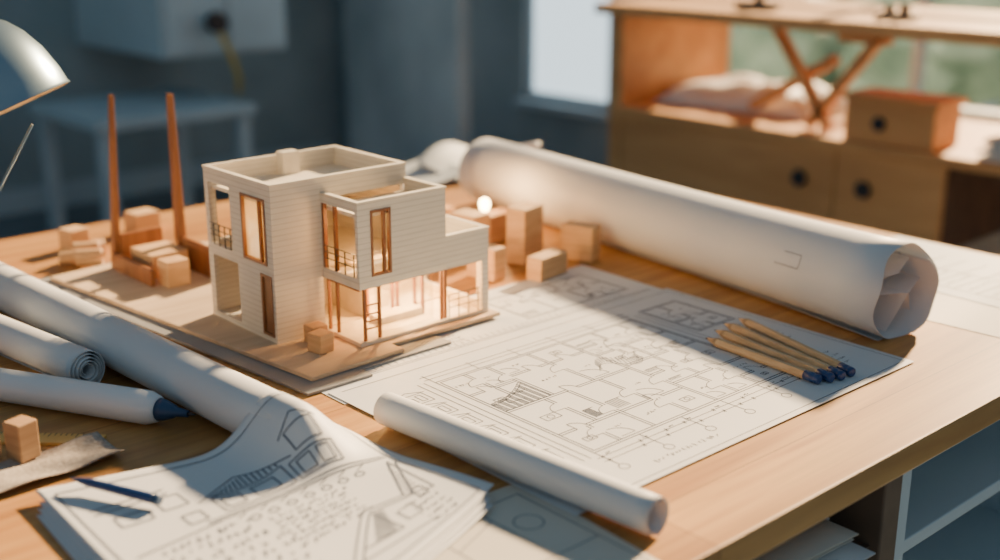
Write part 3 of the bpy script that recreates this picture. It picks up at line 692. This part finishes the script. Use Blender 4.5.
boxes('sole', [(2.66, 2.70, 1.50, 1.60, 0.951, 0.965), (2.67, 2.69, 1.52, 1.54, 0.965, 0.99), (2.67, 2.69, 1.56, 1.58, 0.965, 0.985)], M_DARKW, tc, 0.002)

# ------------------------------------------------------------------ left background
wc = empty('wall_cabinet')
boxes('body', [(2.08, 2.62, 4.18, 4.945, 0.67, 1.25)], M_BGCAB, wc, 0.01)
boxes('door_panels', [(2.10, 2.34, 4.168, 4.18, 0.69, 1.23), (2.36, 2.60, 4.168, 4.18, 0.69, 1.23)], M_BGCAB, wc, 0.004)
lathe_between('valve', (2.28, 4.168, 0.80), (2.28, 4.10, 0.80), [(0, 0.02), (0.03, 0.02), (0.035, 0.042), (0.068, 0.038)], M_BLACK, wc)
cu = bpy.data.curves.new('hose', 'CURVE'); cu.dimensions = '3D'; cu.bevel_depth = 0.010
sp_ = cu.splines.new('BEZIER'); sp_.bezier_points.add(2)
for bp_, co_ in zip(sp_.bezier_points, [(2.28, 4.11, 0.78), (2.36, 4.13, 0.60), (2.40, 4.2, 0.52)]):
    bp_.co = co_; bp_.handle_left_type = bp_.handle_right_type = 'AUTO'
cu.materials.append(M_YEL); ho = bpy.data.objects.new('hose', cu); C.objects.link(ho); ho.parent = wc
sb = empty('side_bench')
boxes('top', [(1.72, 2.36, 4.0, 4.60, 0.46, 0.50)], M_BGCAB, sb, 0.006)
boxes('legs', [(1.74, 1.79, 4.02, 4.07, 0, 0.46), (2.29, 2.34, 4.02, 4.07, 0, 0.46), (1.74, 1.79, 4.53, 4.58, 0, 0.46), (2.29, 2.34, 4.53, 4.58, 0, 0.46)], M_BGCAB, sb, 0.004)

# ------------------------------------------------------------------ light
wd = bpy.data.worlds.new('sky'); bpy.context.scene.world = wd; wd.use_nodes = True
nt = wd.node_tree; N = nt.nodes; Lk = nt.links
tcn = N.new('ShaderNodeTexCoord'); sx = N.new('ShaderNodeSeparateXYZ'); rp = N.new('ShaderNodeValToRGB')
mr = N.new('ShaderNodeMapRange'); mr.inputs[1].default_value = -1; mr.inputs[2].default_value = 1
Lk.new(tcn.outputs['Generated'], sx.inputs[0]); Lk.new(sx.outputs['Z'], mr.inputs[0]); Lk.new(mr.outputs[0], rp.inputs['Fac'])
e = rp.color_ramp.elements; e[0].position = 0.0; e[0].color = (0.15, 0.16, 0.17, 1); e[1].position = 1.0; e[1].color = (0.24, 0.37, 0.49, 1)
for pos, col in ((0.34, (0.20, 0.26, 0.27)), (0.42, (0.48, 0.60, 0.60)), (0.49, (0.70, 0.83, 0.89)), (0.56, (0.38, 0.52, 0.62))):
    a = e.new(pos); a.color = (*col, 1)
bg = N['Background']; Lk.new(rp.outputs['Color'], bg.inputs['Color']); bg.inputs['Strength'].default_value = 0.50
sd = bpy.data.lights.new('sun', 'SUN'); sd.energy = 25.0; sd.color = (1.0, 0.70, 0.39); sd.angle = math.radians(3.0)
so = bpy.data.objects.new('sun', sd); C.objects.link(so)
so.rotation_euler = Vector((-1.0, -0.25, -0.47)).to_track_quat('-Z', 'Y').to_euler()

# ------------------------------------------------------------------ camera
cd = bpy.data.cameras.new('camera'); cam = bpy.data.objects.new('camera', cd); C.objects.link(cam)
cd.sensor_width = 36; cd.lens = 43.2; cd.clip_start = 0.02
cam.location = (0, 0, 1.2)
cam.rotation_euler = (math.radians(90 - 17.1), 0, math.radians(-42))
cd.dof.use_dof = True; cd.dof.focus_distance = 1.16; cd.dof.aperture_fstop = 2.4
bpy.context.scene.camera = cam
